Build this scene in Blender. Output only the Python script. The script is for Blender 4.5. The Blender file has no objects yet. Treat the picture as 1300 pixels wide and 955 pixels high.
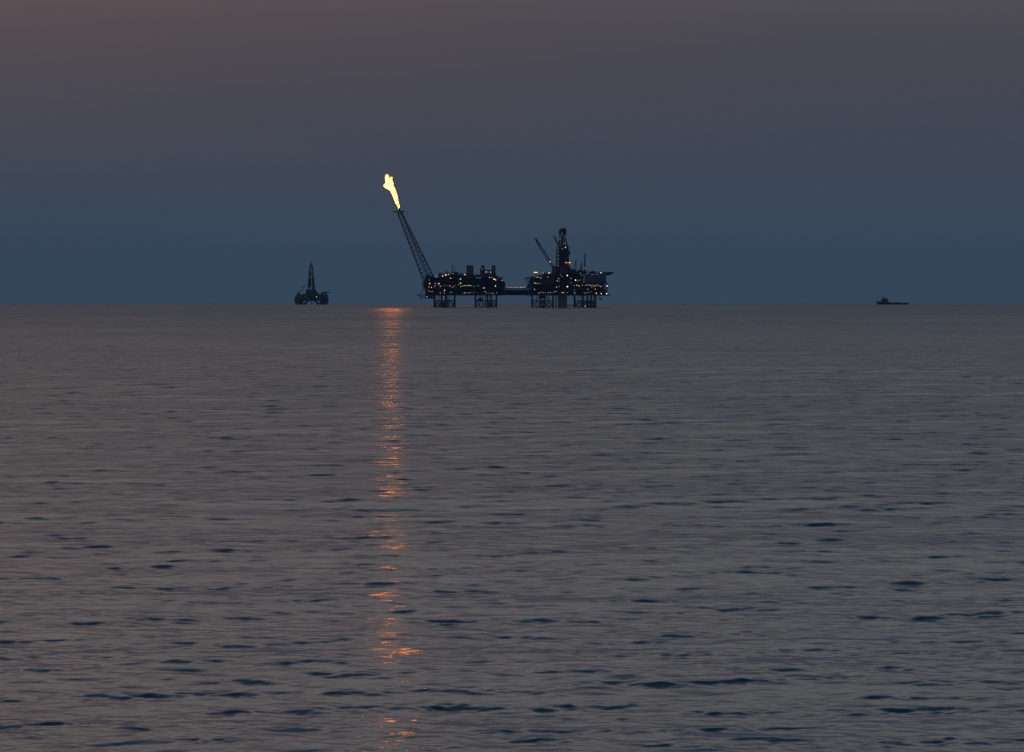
import bpy, math, random
import numpy as np
from mathutils import Vector

# ------------------------------------------------------------------ set-up
scene = bpy.context.scene
COL = scene.collection
R_EARTH = 6.371e6
CAM_H = 12.0
K = 0.24 / 1300.0                      # radians per photograph pixel (150 mm lens, 36 mm sensor)
PI = math.pi

def drop(d):                           # the sea curves away from the camera's foot
    return -d * d / (2 * R_EARTH)

# ------------------------------------------------------------------ materials
def new_mat(name):
    m = bpy.data.materials.new(name); m.use_nodes = True
    nt = m.node_tree; nt.nodes.clear()
    return m, nt, nt.nodes, nt.links

def paint(name, col, rough=0.6, vary=0.45, scale=0.35, metallic=0.0):
    m, nt, N, L = new_mat(name)
    out = N.new('ShaderNodeOutputMaterial'); b = N.new('ShaderNodeBsdfPrincipled')
    tc = N.new('ShaderNodeTexCoord'); no = N.new('ShaderNodeTexNoise')
    no.inputs['Scale'].default_value = scale; no.inputs['Detail'].default_value = 5
    mx = N.new('ShaderNodeMix'); mx.data_type = 'RGBA'
    mr = N.new('ShaderNodeMapRange')
    mr.inputs['From Min'].default_value = 0.35; mr.inputs['From Max'].default_value = 0.7
    mx.inputs['A'].default_value = (*col, 1)
    rust = tuple(c * (1 - vary) + r * vary * 0.5 for c, r in zip(col, (0.09, 0.045, 0.025)))
    mx.inputs['B'].default_value = (*rust, 1)
    L.new(tc.outputs['Object'], no.inputs['Vector']); L.new(no.outputs['Fac'], mr.inputs['Value'])
    L.new(mr.outputs['Result'], mx.inputs['Factor']); L.new(mx.outputs['Result'], b.inputs['Base Color'])
    b.inputs['Roughness'].default_value = rough; b.inputs['Metallic'].default_value = metallic
    L.new(b.outputs[0], out.inputs['Surface'])
    return m

def glow(name, col, strength):
    m, nt, N, L = new_mat(name)
    out = N.new('ShaderNodeOutputMaterial'); e = N.new('ShaderNodeEmission')
    e.inputs['Color'].default_value = (*col, 1); e.inputs['Strength'].default_value = strength
    L.new(e.outputs[0], out.inputs['Surface'])
    return m

M = {
    'steel': paint('dark_steel', (0.022, 0.028, 0.036)),
    'deck': paint('deck_steel', (0.028, 0.033, 0.040), 0.75),
    'jacket': paint('jacket_paint', (0.030, 0.032, 0.034), 0.6),
    'module': paint('module_paint', (0.030, 0.034, 0.044)),
    'maroon': paint('maroon_paint', (0.11, 0.035, 0.030)),
    'blue': paint('blue_grey_cladding', (0.050, 0.10, 0.18), 0.55, 0.25),
    'pale': paint('pale_casing', (0.13, 0.135, 0.14), 0.55, 0.35),
    'hull': paint('hull_paint', (0.030, 0.022, 0.030), 0.45),
    'white': glow('lamp_white', (1.0, 0.88, 0.60), 2.3),
    'warm': glow('lamp_warm', (1.0, 0.62, 0.24), 2.9),
    'yellow': glow('lamp_yellow', (1.0, 0.58, 0.15), 5.0),
    'red': glow('lamp_red', (1.0, 0.17, 0.08), 4.2),
}

# ------------------------------------------------------------------ mesh helpers
class MB:
    def __init__(s): s.v = []; s.f = []; s.mi = []
    def add(s, vs, fs, mi=0):
        o = len(s.v); s.v += [tuple(p) for p in vs]
        s.f += [tuple(i + o for i in f) for f in fs]; s.mi += [mi] * len(fs)
    def box(s, x0, x1, y0, y1, z0, z1, mi=0):
        if x0 > x1: x0, x1 = x1, x0
        if y0 > y1: y0, y1 = y1, y0
        if z0 > z1: z0, z1 = z1, z0
        s.add([(x0,y0,z0),(x1,y0,z0),(x1,y1,z0),(x0,y1,z0),(x0,y0,z1),(x1,y0,z1),(x1,y1,z1),(x0,y1,z1)],
              [(0,3,2,1),(4,5,6,7),(0,1,5,4),(1,2,6,5),(2,3,7,6),(3,0,4,7)], mi)
    def hexa(s, q0, q1, mi=0):         # bottom quad, top quad
        s.add(list(q0) + list(q1), [(0,3,2,1),(4,5,6,7),(0,1,5,4),(1,2,6,5),(2,3,7,6),(3,0,4,7)], mi)
    def tube(s, p, q, r, n=6, r2=None, mi=0):
        p = Vector(p); q = Vector(q); d = q - p
        if d.length < 1e-6: return
        d.normalize(); a = d.orthogonal().normalized(); b = d.cross(a)
        r2 = r if r2 is None else r2
        vs = []
        for c, rr in ((p, r), (q, r2)):
            for i in range(n):
                t = 2 * PI * i / n
                vs.append(c + a * math.cos(t) * rr + b * math.sin(t) * rr)
        fs = [(i, (i + 1) % n, n + (i + 1) % n, n + i) for i in range(n)]
        fs += [tuple(range(n))[::-1], tuple(range(n, 2 * n))]
        s.add(vs, fs, mi)
    def path(s, pts, r, n=6):
        for a, b in zip(pts, pts[1:]): s.tube(a, b, r, n)
    def lathe(s, cx, cy, prof, n=10, mi=0):   # prof: (radius, z)
        vs = []
        for r, z in prof:
            for i in range(n):
                t = 2 * PI * i / n
                vs.append((cx + r * math.cos(t), cy + r * math.sin(t), z))
        fs = []
        for k in range(len(prof) - 1):
            for i in range(n):
                fs.append((k*n+i, k*n+(i+1)%n, (k+1)*n+(i+1)%n, (k+1)*n+i))
        fs += [tuple(range(n))[::-1], tuple(range((len(prof)-1)*n, len(prof)*n))]
        s.add(vs, fs, mi)
    def lattice(s, q0, q1, bays, rc, rb, cross=True, ring=True):
        """square truss from corner quad q0 to corner quad q1"""
        q0 = [Vector(p) for p in q0]; q1 = [Vector(p) for p in q1]; n = len(q0)
        for a, b in zip(q0, q1): s.tube(a, b, rc, 6)
        prev = q0
        for k in range(1, bays + 1):
            cur = [a.lerp(b, k / bays) for a, b in zip(q0, q1)]
            for i in range(n):
                j = (i + 1) % n
                if ring: s.tube(cur[i], cur[j], rb, 4)
                if cross:
                    s.tube(prev[i], cur[j], rb, 4); s.tube(prev[j], cur[i], rb, 4)
                elif k % 2: s.tube(prev[i], cur[j], rb, 4)
                else: s.tube(prev[j], cur[i], rb, 4)
            prev = cur
    def rail(s, pts, h=1.1, r=0.07, step=2.5):
        for a, b in zip(pts, pts[1:]):
            a = Vector(a); b = Vector(b); up = Vector((0, 0, h))
            s.tube(a + up, b + up, r, 4); s.tube(a + up * 0.5, b + up * 0.5, r * 0.7, 4)
            n = max(1, int((b - a).length / step))
            for i in range(n + 1):
                p = a.lerp(b, i / n); s.tube(p, p + up, r * 0.8, 4)
    def build(s, name, mats, parent=None, loc=(0, 0, 0)):
        me = bpy.data.meshes.new(name)
        me.from_pydata(s.v, [], s.f)
        for m in (mats if isinstance(mats, (list, tuple)) else [mats]): me.materials.append(m)
        if any(s.mi): me.polygons.foreach_set('material_index', s.mi)
        me.update()
        o = bpy.data.objects.new(name, me); COL.objects.link(o)
        o.parent = parent; o.location = loc
        return o

def tag(o, label, cat, group=None):
    o['label'] = label; o['category'] = cat
    if group: o['group'] = group
    return o

def thing(name, label, cat, loc, rotz=0.0, group=None):
    o = bpy.data.objects.new(name, None); COL.objects.link(o)
    o.location = loc; o.rotation_euler = (0, 0, rotz)
    return tag(o, label, cat, group)

def fill(mb, rng, x0, x1, y0, y1, z0, z1, n):
    """process equipment packed between two decks"""
    h = z1 - z0
    for _ in range(n):
        cx = rng.uniform(x0, x1); cy = rng.uniform(y0, y1); k = rng.random()
        if k < 0.45:
            w = rng.uniform(1.0, 5); d = rng.uniform(1.5, 5); hh = h * rng.uniform(0.35, 1)
            mb.box(max(x0, cx - w/2), min(x1, cx + w/2), max(y0, cy - d/2), min(y1, cy + d/2), z0, z0 + hh)
        elif k < 0.65:
            L_ = rng.uniform(2, 7); r = min(h * 0.3, rng.uniform(0.5, 1.4)); z = z0 + r + rng.random() * max(0, h - 2*r)
            mb.tube((max(x0, cx - L_/2), cy, z), (min(x1, cx + L_/2), cy, z), r, 8)
        elif k < 0.82:
            r = rng.uniform(0.4, 1.1); mb.tube((cx, cy, z0), (cx, cy, z0 + h * rng.uniform(0.6, 1)), r, 8)
        else:
            z = z0 + h * rng.uniform(0.3, 0.95)
            mb.tube((max(x0, cx - 6), cy, z), (min(x1, cx + 6), cy, z), 0.25, 5)
            mb.tube((cx, cy, z), (cx, cy, z0), 0.2, 5)

_lamp = {}
def lamp_mesh(kind):
    """a bulkhead lamp: glowing bulb, cap above it and a bracket running back to the steelwork"""
    if kind not in _lamp:
        mb = MB()
        mb.lathe(0, 0, [(0.10, -0.38), (0.29, -0.25), (0.38, 0.0), (0.29, 0.25), (0.10, 0.40)], 8, 0)
        mb.lathe(0, 0, [(0.5, 0.40), (0.35, 0.58)], 8, 1)
        mb.box(-0.08, 0.08, 0.0, 1.9, 0.42, 0.56, 1)
        o = mb.build('lamp', [M[kind], M['steel']])
        me = o.data; bpy.data.objects.remove(o)
        _lamp[kind] = me
    return _lamp[kind]

lamp_rng = random.Random(21)
def lamp(parent, kind, x, y, z, s=1.0, name='lamp'):
    if s < 1.15:
        s *= lamp_rng.uniform(.55, 1.05); z += lamp_rng.uniform(-.6, .35); x += lamp_rng.uniform(-.5, .5)
        if kind == 'white' and lamp_rng.random() < .25: kind = 'warm'
    o = bpy.data.objects.new(name, lamp_mesh(kind)); COL.objects.link(o)
    o.parent = parent; o.location = (x, y, z); o.scale = (s, s, s)
    return o

def jacket(parent, cols, lx, lz, ytop, ylev, wy, r=0.95, bays=2, name='jacket'):
    """tubular legs standing in the sea, K and X braces and horizontal frames"""
    br = MB()
    x0, x1 = lx(cols[0]), lx(cols[-1])
    zt = lz(ytop); zm = lz(ylev); zb = -6.0
    xs = [lx(c) for c in cols]
    for y in (-wy, wy):
        br.tube((x0, y, zm), (x1, y, zm), 0.6, 6)
        for a, b in zip(xs, xs[1:]):
            if b - a < 3: continue
            mid = (a + b) / 2
            br.tube((a, y, zm), (mid, y, zb + 5), 0.5, 6); br.tube((b, y, zm), (mid, y, zb + 5), 0.5, 6)
            br.tube((a, y, zb + 5), (mid, y, zm), 0.4, 6); br.tube((b, y, zb + 5), (mid, y, zm), 0.4, 6)
    for x in xs:
        br.tube((x, -wy, zm), (x, wy, zm), 0.35, 6)
        br.tube((x, -wy, zm), (x, wy, zb + 5), 0.3, 6); br.tube((x, wy, zm), (x, -wy, zb + 5), 0.3, 6)
    j = br.build(name, M['jacket'], parent)
    for x in xs:
        for y in (-wy, wy):
            m = MB(); m.tube((x, y, zb), (x, y, zt), r, 10); m.build('leg', M['jacket'], j)
    return j

def exhaust(parent, x, y, z0, z1, r, base_r, n=1, gap=0):
    m = MB()
    hb = (z1 - z0) * 0.33
    for i in range(n):
        xx = x + (i - (n - 1) / 2) * gap
        m.lathe(xx, y, [(r, z0 + hb * 0.9), (r, z1), (r * 0.8, z1)], 10)
        m.lathe(xx, y, [(r * 1.12, z1 - 1.0), (r * 1.12, z1 - 0.4)], 10)
    w = (n - 1) / 2 * gap + r
    m.hexa([(x-base_r, y-base_r, z0), (x+base_r, y-base_r, z0), (x+base_r, y+base_r, z0), (x-base_r, y+base_r, z0)],
           [(x-w, y-r, z0+hb), (x+w, y-r, z0+hb), (x+w, y+r, z0+hb), (x-w, y+r, z0+hb)])
    return m.build('exhaust_stack', M['steel'], parent)

# ================================================================== CAMERA
cam = bpy.data.cameras.new('camera'); co = bpy.data.objects.new('camera', cam); COL.objects.link(co)
cam.lens = 150; cam.sensor_width = 36; cam.clip_start = 0.5; cam.clip_end = 60000
co.location = (0, 0, CAM_H)
co.rotation_euler = (PI / 2 - 57 * K, 0, 0)
cam.shift_y = -45 / 1300
scene.camera = co

# ================================================================== SEA
def build_sea():
    rs = []
    r = 0.8
    while r < 70: rs.append(r); r *= 1.12
    r = 70.0
    while r < 4200: rs.append(r); r += r * 0.0010
    while r < 16500: rs.append(r); r += min(250, r * (r / 4200) ** 3 * 0.0018)
    rs = np.array(rs)
    dense = np.arange(-8.6, 8.6001, 0.022)
    left = []
    a = -8.6; st = 0.022
    while a > -180: st *= 1.06; a -= st; left.append(a)
    left = left[:-1]
    th = np.radians(np.concatenate([np.array(left[::-1]), dense, -np.array(left)]))
    nr, nt = len(rs), len(th)
    dth = np.gradient(th)
    rng = np.random.RandomState(7)
    comps = []
    def band(n, l0, l1, slope, spread):
        for i in range(n):
            lam = l0 * (l1 / l0) ** ((i + rng.rand()) / n)
            d = rng.normal(0, math.radians(spread)) + math.radians(8)
            comps.append((lam, d, slope * math.sqrt(2.0 / n), rng.rand() * 2 * PI))
    band(12, 16, 70, 0.015, 20)
    band(18, 3.4, 16, 0.014, 30)
    band(40, .9, 3.4, 0.048, 38)
    band(40, 0.36, .9, 0.044, 48)
    H = np.zeros((nr, nt), np.float32)
    UV = np.zeros((nr, nt), np.float32)
    dr = np.gradient(rs)
    X = (rs[:, None] * np.sin(th)[None, :]); Y = (rs[:, None] * np.cos(th)[None, :])
    sp = np.maximum(dr[:, None], (rs[:, None] * dth[None, :])).astype(np.float32)
    # low-frequency patchiness of the short waves (light airs on a calm sea)
    P = np.zeros((nr, nt), np.float32)
    for i in range(26):
        lam = 1.8 * (10 / 1.8) ** rng.rand(); d = rng.normal(0, 0.5)
        a = np.remainder((2 * PI / lam) * (X * math.sin(d) * 0.8 + Y * math.cos(d)) + rng.rand() * 6.28, 2 * PI).astype(np.float32)
        P += np.cos(a)
    P /= math.sqrt(13.0)
    P = np.clip(0.36 + 0.46 * np.exp(0.8 * P), 0.38, 2.2)
    P = np.where(sp > 3, 1.0, P).astype(np.float32)
    for lam, d, sl, ph in comps:
        k = 2 * PI / lam
        f = np.clip((lam / (2.0 * sp) - 0.9) / 0.7, 0, 1)
        rowmax = np.where(f.max(axis=1) > 0)[0]
        UV += (1 - f) ** 2 * sl * sl / 2 * (P * P if lam < 5 else 1)
        if len(rowmax) == 0: continue
        a0, a1 = rowmax[0], rowmax[-1] + 1
        cols = np.where(f[a0:a1].max(axis=0) > 0)[0]
        c0, c1 = cols[0], cols[-1] + 1
        x = X[a0:a1, c0:c1]; y = Y[a0:a1, c0:c1]
        arg = (k * (x * math.sin(d) + y * math.cos(d)) + ph)
        arg = np.remainder(arg, 2 * PI).astype(np.float32)
        c = np.cos(arg)
        amp = f[a0:a1, c0:c1] * (sl / k)
        if lam < 5: amp = amp * P[a0:a1, c0:c1]
        H[a0:a1, c0:c1] += amp * (c + 0.22 * np.cos(2 * arg))
    Z = H + drop(rs)[:, None]
    rough_alpha = np.sqrt(2 * (UV * 0.5 + (0.007 + 0.040 * np.clip((rs[:, None] - 600) / 2000, 0, 1)) ** 2))
    rough = np.sqrt(np.clip(rough_alpha, 0.0, 1)).astype(np.float32)
    co_ = np.stack([X, Y, Z], axis=-1).reshape(-1, 3).astype(np.float32)
    nv = nr * nt
    co_ = np.vstack([co_, np.array([[0, 0, 0]], np.float32)])
    i = np.arange(nr - 1)[:, None] * nt; j = np.arange(nt - 1)[None, :]
    a = (i + j)
    q = np.stack([a, a + 1, a + 1 + nt, a + nt], axis=-1).reshape(-1, 4)[:, ::-1]
    # close the ring behind the camera
    e = np.arange(nr - 1) * nt
    w = np.stack([e + nt - 1, e, e + nt, e + 2 * nt - 1], axis=-1)[:, ::-1]
    q = np.vstack([q, w])
    tri = np.stack([np.full(nt, nv), np.arange(nt), (np.arange(nt) + 1) % nt], axis=-1)[:, ::-1]
    me = bpy.data.meshes.new('sea')
    me.vertices.add(nv + 1); me.vertices.foreach_set('co', co_.ravel())
    loops = np.concatenate([q.ravel(), tri.ravel()]).astype(np.int32)
    me.loops.add(len(loops)); me.loops.foreach_set('vertex_index', loops)
    tot = np.concatenate([np.full(len(q), 4), np.full(len(tri), 3)]).astype(np.int32)
    start = np.concatenate([[0], np.cumsum(tot)[:-1]]).astype(np.int32)
    me.polygons.add(len(tot)); me.polygons.foreach_set('loop_start', start)
    me.polygons.foreach_set('use_smooth', np.ones(len(tot), bool))
    me.update(calc_edges=True)
    at = me.attributes.new('ripple', 'FLOAT', 'POINT')
    at.data.foreach_set('value', np.append(rough.ravel(), np.float32(0.2)))
    print('sea verts', nv, 'rings', nr, 'cols', nt)
    o = bpy.data.objects.new('sea', me); COL.objects.link(o)
    o['kind'] = 'structure'
    m, nt_, N, L = new_mat('sea_water')
    out = N.new('ShaderNodeOutputMaterial'); b = N.new('ShaderNodeBsdfPrincipled')
    b.inputs['Base Color'].default_value = (0.003, 0.018, 0.040, 1)
    b.inputs['IOR'].default_value = 1.334
    atn = N.new('ShaderNodeAttribute'); atn.attribute_name = 'ripple'
    # patches of light air: broad faint streaks of rougher water
    tc = N.new('ShaderNodeNewGeometry'); mp = N.new('ShaderNodeMapping')
    mp.inputs['Scale'].default_value = (0.006, 0.0030, 0.01)
    no = N.new('ShaderNodeTexNoise'); no.inputs['Scale'].default_value = 1.0; no.inputs['Detail'].default_value = 6
    no.inputs['Roughness'].default_value = 0.65
    L.new(tc.outputs['Position'], mp.inputs['Vector']); L.new(mp.outputs[0], no.inputs['Vector'])
    mr = N.new('ShaderNodeMapRange'); mr.inputs['From Min'].default_value = 0.3; mr.inputs['From Max'].default_value = 0.7
    mr.inputs['To Min'].default_value = 0.86; mr.inputs['To Max'].default_value = 1.14
    mu = N.new('ShaderNodeMath'); mu.operation = 'MULTIPLY'
    L.new(no.outputs['Fac'], mr.inputs['Value']); L.new(mr.outputs[0], mu.inputs[0]); L.new(atn.outputs['Fac'], mu.inputs[1])
    L.new(mu.outputs[0], b.inputs['Roughness'])
    L.new(b.outputs[0], out.inputs['Surface'])
    me.materials.append(m)
build_sea()

# ================================================================== PRODUCTION PLATFORM (left, with the flare)
D1 = 5020.0
S1 = D1 * K
def pos(xpx, D): return ((xpx - 650) * K * D, D, drop(D))
YB = 390.6
F = 20.0                                # half depth of the decks

def production():
    XC = 590.0
    lx = lambda x: (x - XC) * S1
    lz = lambda y: (YB - y) * S1
    t = thing('production_platform', 'dark offshore production platform with a tall leaning flare boom and three groups of exhaust stacks',
              'oil platform', pos(XC, D1))
    rng = random.Random(3)
    jacket(t, [551.6, 560.8, 566.0, 577.3], lx, lz, 375.2, 381.8, 14)
    jacket(t, [603.6, 618.6, 623.6, 630.3], lx, lz, 375.2, 381.8, 14)
    m = MB()                                              # risers and caissons among the legs
    for x, w in ((563.5, 3), (568.5, -5), (570, 6), (557, 4), (609.5, 0), (612.5, 5), (616, -3), (621, 7)):
        m.tube((lx(x), w, -5), (lx(x), w, lz(375.2)), 0.42, 8); m.build('riser', M['jacket'], t); m = MB()
    m.box(lx(606), lx(613), -6, 6, lz(383), lz(382.2)); m.box(lx(607), lx(612), -5, 5, lz(382.2), lz(378.5))
    m.build('pump_platform', M['jacket'], t)
    for i, (x0, x1, y0, y1) in enumerate([(540, 642, 375.2, 374.2), (538.5, 642, 367.4, 366.7), (536.5, 641, 359.4, 358.7), (536.5, 632, 353.4, 352.7)]):
        m = MB(); m.box(lx(x0), lx(x1), -F, F, lz(y0), lz(y1))
        for k in range(int((x1 - x0) / 4)):               # deck beams
            m.box(lx(x0 + 2 + k * 4) - .2, lx(x0 + 2 + k * 4) + .2, -F + .1, F - .1, lz(y0) - .7, lz(y0) + .05)
        m.build('deck', M['deck'], t)
    m = MB()
    for x in range(541, 642, 10):
        for y in (-F + 1, 0, F - 1): m.tube((lx(x), y, lz(375)), (lx(x), y, lz(353.5 if x < 632 else 359.4)), 0.45, 6); m.build('deck_column', M['steel'], t); m = MB()
    for k, x in enumerate(range(541, 631, 10)):
        a, b = (374, 367) if k % 2 else (367, 374)
        m.tube((lx(x), -F + 1, lz(a)), (lx(x + 10), -F + 1, lz(b)), .3, 6)
        m.tube((lx(x), -F + 1, lz(a - 8)), (lx(x + 10), -F + 1, lz(b - 8)), .3, 6)
    m.build('deck_brace', M['steel'], t)
    for y0, y1, n, x0, x1 in ((374.2, 367.6, 95, 543, 640), (366.7, 359.6, 95, 541, 640), (358.7, 353.5, 85, 539, 631)):
        m = MB(); fill(m, rng, lx(x0), lx(x1), -F + 1, F - 1, lz(y0), lz(y1), n)
        m.box(lx(x0 + 2), lx(x1 - 1), 2, 2.6, lz(y0), lz(y1 - .2))          # fire wall
        m.build('process_equipment', M['module'], t)
    # hanging left end with its small deck and boat gear below
    m = MB()
    m.box(lx(540), lx(552.5), -12, 10, lz(379.2), lz(375.3)); m.build('cellar_module', M['module'], t)
    m = MB()
    m.box(lx(528.6), lx(541), -7, 7, lz(374.9), lz(374.2))
    for x in (531, 534, 537): m.tube((lx(x), -3, lz(374.6)), (lx(x) + 2.5, -3, lz(379.5)), .22, 5)
    m.tube((lx(529), -6, lz(374.5)), (lx(540.2), -6, lz(378.5)), .25, 5); m.tube((lx(529), 6, lz(374.5)), (lx(540.2), 6, lz(378.5)), .25, 5)
    m.tube((lx(534.4), 0, lz(379.8)), (lx(534.4), 0, lz(371.5)), .35, 6)
    m.build('boat_platform', M['steel'], t)
    m = MB(); m.box(lx(540), lx(543), -10, 8, lz(374), lz(355)); m.box(lx(537.4), lx(540), 2, 8, lz(366), lz(359.4))
    for y in (356, 361.5, 364.5, 369.5): m.box(lx(536.3), lx(546), -F + .3, -6, lz(y), lz(y - .5))
    for x in (536.8, 541.5, 545.6): m.tube((lx(x), -F + .8, lz(370)), (lx(x), -F + .8, lz(352)), .25, 5)
    for y0, y1 in ((369.5, 364.5), (364.5, 361.5), (361.5, 356), (356, 353)): m.tube((lx(537), -F + .8, lz(y0)), (lx(545), -F + .8, lz(y1)), .18, 5)
    m.build('stair_tower', M['steel'], t)
    m = MB()
    for (x0, x1, y0, y1) in ((536.5, 632, 352.7, 0), (536.5, 641, 358.7, 0), (538.5, 642, 366.7, 0), (540, 642, 374.2, 0)):
        m.rail([(lx(x0), F, lz(y0)), (lx(x0), -F, lz(y0)), (lx(x1), -F, lz(y0)), (lx(x1), F, lz(y0))])
    m.build('handrail', M['steel'], t)
    # top side modules
    tops = [('module', 636.5, 640.4, -9, 9, 374.2, 368.2), ('maroon', 557, 571, -14, 8, 353, 348.6), ('module', 541, 551, -4, 14, 352.7, 351.2), ('module', 571, 593, -8, 14, 352.7, 349.6),
            ('maroon', 560, 568.5, -16, 0, 358, 353.6), ('module', 600, 612, -10, 12, 352.7, 350.9), ('maroon', 609.6, 616.3, -13, 8, 352.7, 342.6),
            ('module', 616, 625, -6, 10, 352.7, 351.0), ('module', 631.6, 638.4, -14, 12, 365, 354.2), ('module', 638, 640.6, -12, 8, 365, 358.6),
            ('module', 625, 633, -12, 10, 352.7, 351.6)]
    for k, x0, x1, a, b, y0, y1 in tops:
        m = MB(); z0, z1 = lz(y0), lz(y1)
        m.box(lx(x0), lx(x1), a, b, z0, z1)
        for i in range(int((x1 - x0) / 1.6)):             # corrugation posts
            xx = lx(x0 + .5 + i * 1.6); m.box(xx, xx + .3, a - .2, a + .01, z0, z1 - .2)
        m.box(lx(x0) - .3, lx(x1) + .3, a - .4, b + .3, z1 - .003, z1 + .35)
        fill(m, rng, lx(x0), lx(x1), a, b, z1 + .3, z1 + 2.2, int((x1 - x0) / 2.5))
        m.build('module', M[k], t)
    m = MB()                                              # open frame between the turbine stacks
    for x in (616.6, 620.5, 624): 
        for y in (-8, 8): m.tube((lx(x), y, lz(351)), (lx(x), y, lz(343)), .3, 6)
    for y_ in (343.3, 346.8, 350): 
        for y in (-8, 8): m.box(lx(616.3), lx(624.3), y - .3, y + .3, lz(y_) - .35, lz(y_) + .35)
    m.box(lx(617), lx(623.5), -6, 6, lz(351), lz(347.6)); m.box(lx(618), lx(623), -7, 7, lz(344.6), lz(343.2))
    m.build('pipe_rack', M['steel'], t)
    exhaust(t, lx(596.6), -2, lz(352.5), lz(337.0), 1.25, 5.3, 3, 2.75)
    exhaust(t, lx(613.1), -2, lz(344), lz(337.0), 1.05, 2.8, 2, 1.9)
    exhaust(t, lx(626.7), -2, lz(352.5), lz(337.0), 1.05, 4.6, 2, 2.3)
    # pedestal crane with its boom lying towards the stacks
    m = MB(); m.tube((lx(576), -11, lz(352.7)), (lx(576), -11, lz(348)), 1.4, 10); c = m.build('crane', M['steel'], t)
    m = MB(); m.box(lx(573.2), lx(581.5), -14, -8, lz(349.5), lz(345.4)); m.box(lx(573.6), lx(576), -14.6, -12.6, lz(348.6), lz(345.2)); m.build('cab', M['module'], c)
    m = MB()
    for y in (-13, -9): m.tube((lx(573.8), y, lz(345.5)), (lx(574.2), y, lz(336.6)), .38, 6); m.tube((lx(579.4), y, lz(346)), (lx(574.2), y, lz(336.8)), .3, 6)
    for z in (343, 340): m.tube((lx(574), -13, lz(z)), (lx(574), -9, lz(z)), .2, 5); m.tube((lx(573.9), -13, lz(z)), (lx(577.5 if z > 341 else 576), -13, lz(z)), .2, 5)
    m.build('gantry', M['steel'], c)
    m = MB()
    m.lattice([(lx(579), -12, lz(348.6)), (lx(579), -10, lz(348.6)), (lx(579), -10, lz(347)), (lx(579), -12, lz(347))],
              [(lx(609), -11.4, lz(350.6)), (lx(609), -10.6, lz(350.6)), (lx(609), -10.6, lz(349.9)), (lx(609), -11.4, lz(349.9))], 14, .14, .09)
    m.tube((lx(574.2), -11, lz(337)), (lx(604), -11, lz(349.9)), .06, 4); m.tube((lx(574.2), -11, lz(337)), (lx(590), -11, lz(348.8)), .05, 4)
    m.build('boom', M['steel'], c)
    m = MB()                                              # whip aerials and small vents
    for x, y0, y1 in ((566.6, 350, 343), (541, 352, 349), (606, 351, 346.6), (636, 354.2, 351.5), (585, 350, 346), (551.5, 352, 349)):
        m.tube((lx(x), -9, lz(y0)), (lx(x), -9, lz(y1)), .22, 6); m.build('aerial', M['steel'], t); m = MB()
    m.box(lx(564.5), lx(568.4), -10, -8, lz(344.6), lz(343.7)); m.build('vent_hood', M['steel'], t)
    # flare boom
    fb = MB()
    q0 = [(lx(536.2), -8, lz(352.6)), (lx(550.8), -8, lz(352.6)), (lx(550.8), 7, lz(352.6)), (lx(536.2), 7, lz(352.6))]
    q1 = [(lx(504.6), -2.3, lz(270)), (lx(510.2), -2.3, lz(270)), (lx(510.2), 2.3, lz(270)), (lx(504.6), 2.3, lz(270))]
    fb.lattice(q0, q1, 15, .68, .27)
    fb.tube((lx(543.5), -1, lz(352.6)), (lx(507.2), 0, lz(266)), .42, 8)
    fb.tube((lx(546.2), 1, lz(352.6)), (lx(508.4), 1, lz(269)), .28, 8)
    f = fb.build('flare_boom', M['steel'], t)
    m = MB(); m.box(lx(499.2), lx(514), -4.5, 4.5, lz(269.2), lz(268.3)); m.box(lx(505.5), lx(511.5), -2.5, 2.5, lz(270.4), lz(269))
    for x in (500.5, 513): m.tube((lx(x), 0, lz(269)), (lx(507.5), 0, lz(273)), .25, 5)
    m.rail([(lx(499.3), -4.4, lz(268.3)), (lx(513.9), -4.4, lz(268.3))]); m.build('walkway', M['steel'], f)
    m = MB(); m.lathe(lx(506.9), 0, [(.45, lz(269)), (.45, lz(266)), (.75, lz(265.6)), (.7, lz(264.0))], 10)
    m.tube((lx(508.2), .5, lz(269)), (lx(508.0), .3, lz(264.6)), .15, 5); m.build('flare_tip', M['steel'], f)
    # lamps: kind, x, y, scale
    yF = -F - .35
    L_ = [('white',545.5,355.8,1),('white',546,360.3,1.15),('white',553.5,351.2,1),('white',553.8,359.5,.9),('white',557.7,360.5,1.2),('warm',559.2,363,1),
          ('white',545,364,1),('white',548,365.4,1),('white',545.7,369.8,.9),('white',548.5,370,.9),('white',552.5,363,.8),('white',564.8,368.9,1.15),
          ('white',543,376.6,.9),('warm',550,376.5,.5),('white',559,372.2,.6),('white',565,372.2,.7),('white',571,362.8,.8),('red',575,364.6,1.0),
          ('white',565,362.8,.7),('white',567.6,362.8,.8),('white',577,362.8,.6),('white',582.6,361.5,.6),('white',584.8,354.5,1.2),('white',585,359.6,1.15),('white',585,363.5,1.1),
          ('white',588.5,362.8,.8),('white',590.8,362.9,.9),('white',593.2,362.8,.9),('white',596,362.9,.9),('white',599,362.8,.9),('white',602,362.9,.6),('white',608,363,.8),
          ('white',615.5,365.5,1),('white',613.2,366.4,.9),('white',615.5,370,.9),('yellow',627.4,354.7,1.25),('yellow',629.5,354.9,1),('white',629,363.3,1.2),
          ('white',589,371.8,.7),('white',591.2,371.9,.7),('white',595,371.8,.8),('white',598,371.9,.6),('warm',602,371.9,.6),('white',606,371.9,.5),
          ('warm',618,371.9,.7),('white',620.5,371.9,.6),('white',624,371.9,.7),('white',627,371.9,.6),('white',630.8,371.9,.8),('white',572,371.5,.55),('white',573.5,371.5,.55),('white',575,371.5,.55),
          ('white',570,376.6,.6),('white',563.7,380,.6),('white',563.7,376.8,.6),('white',606.5,353.1,.6),('white',610,353.1,.6)]
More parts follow.
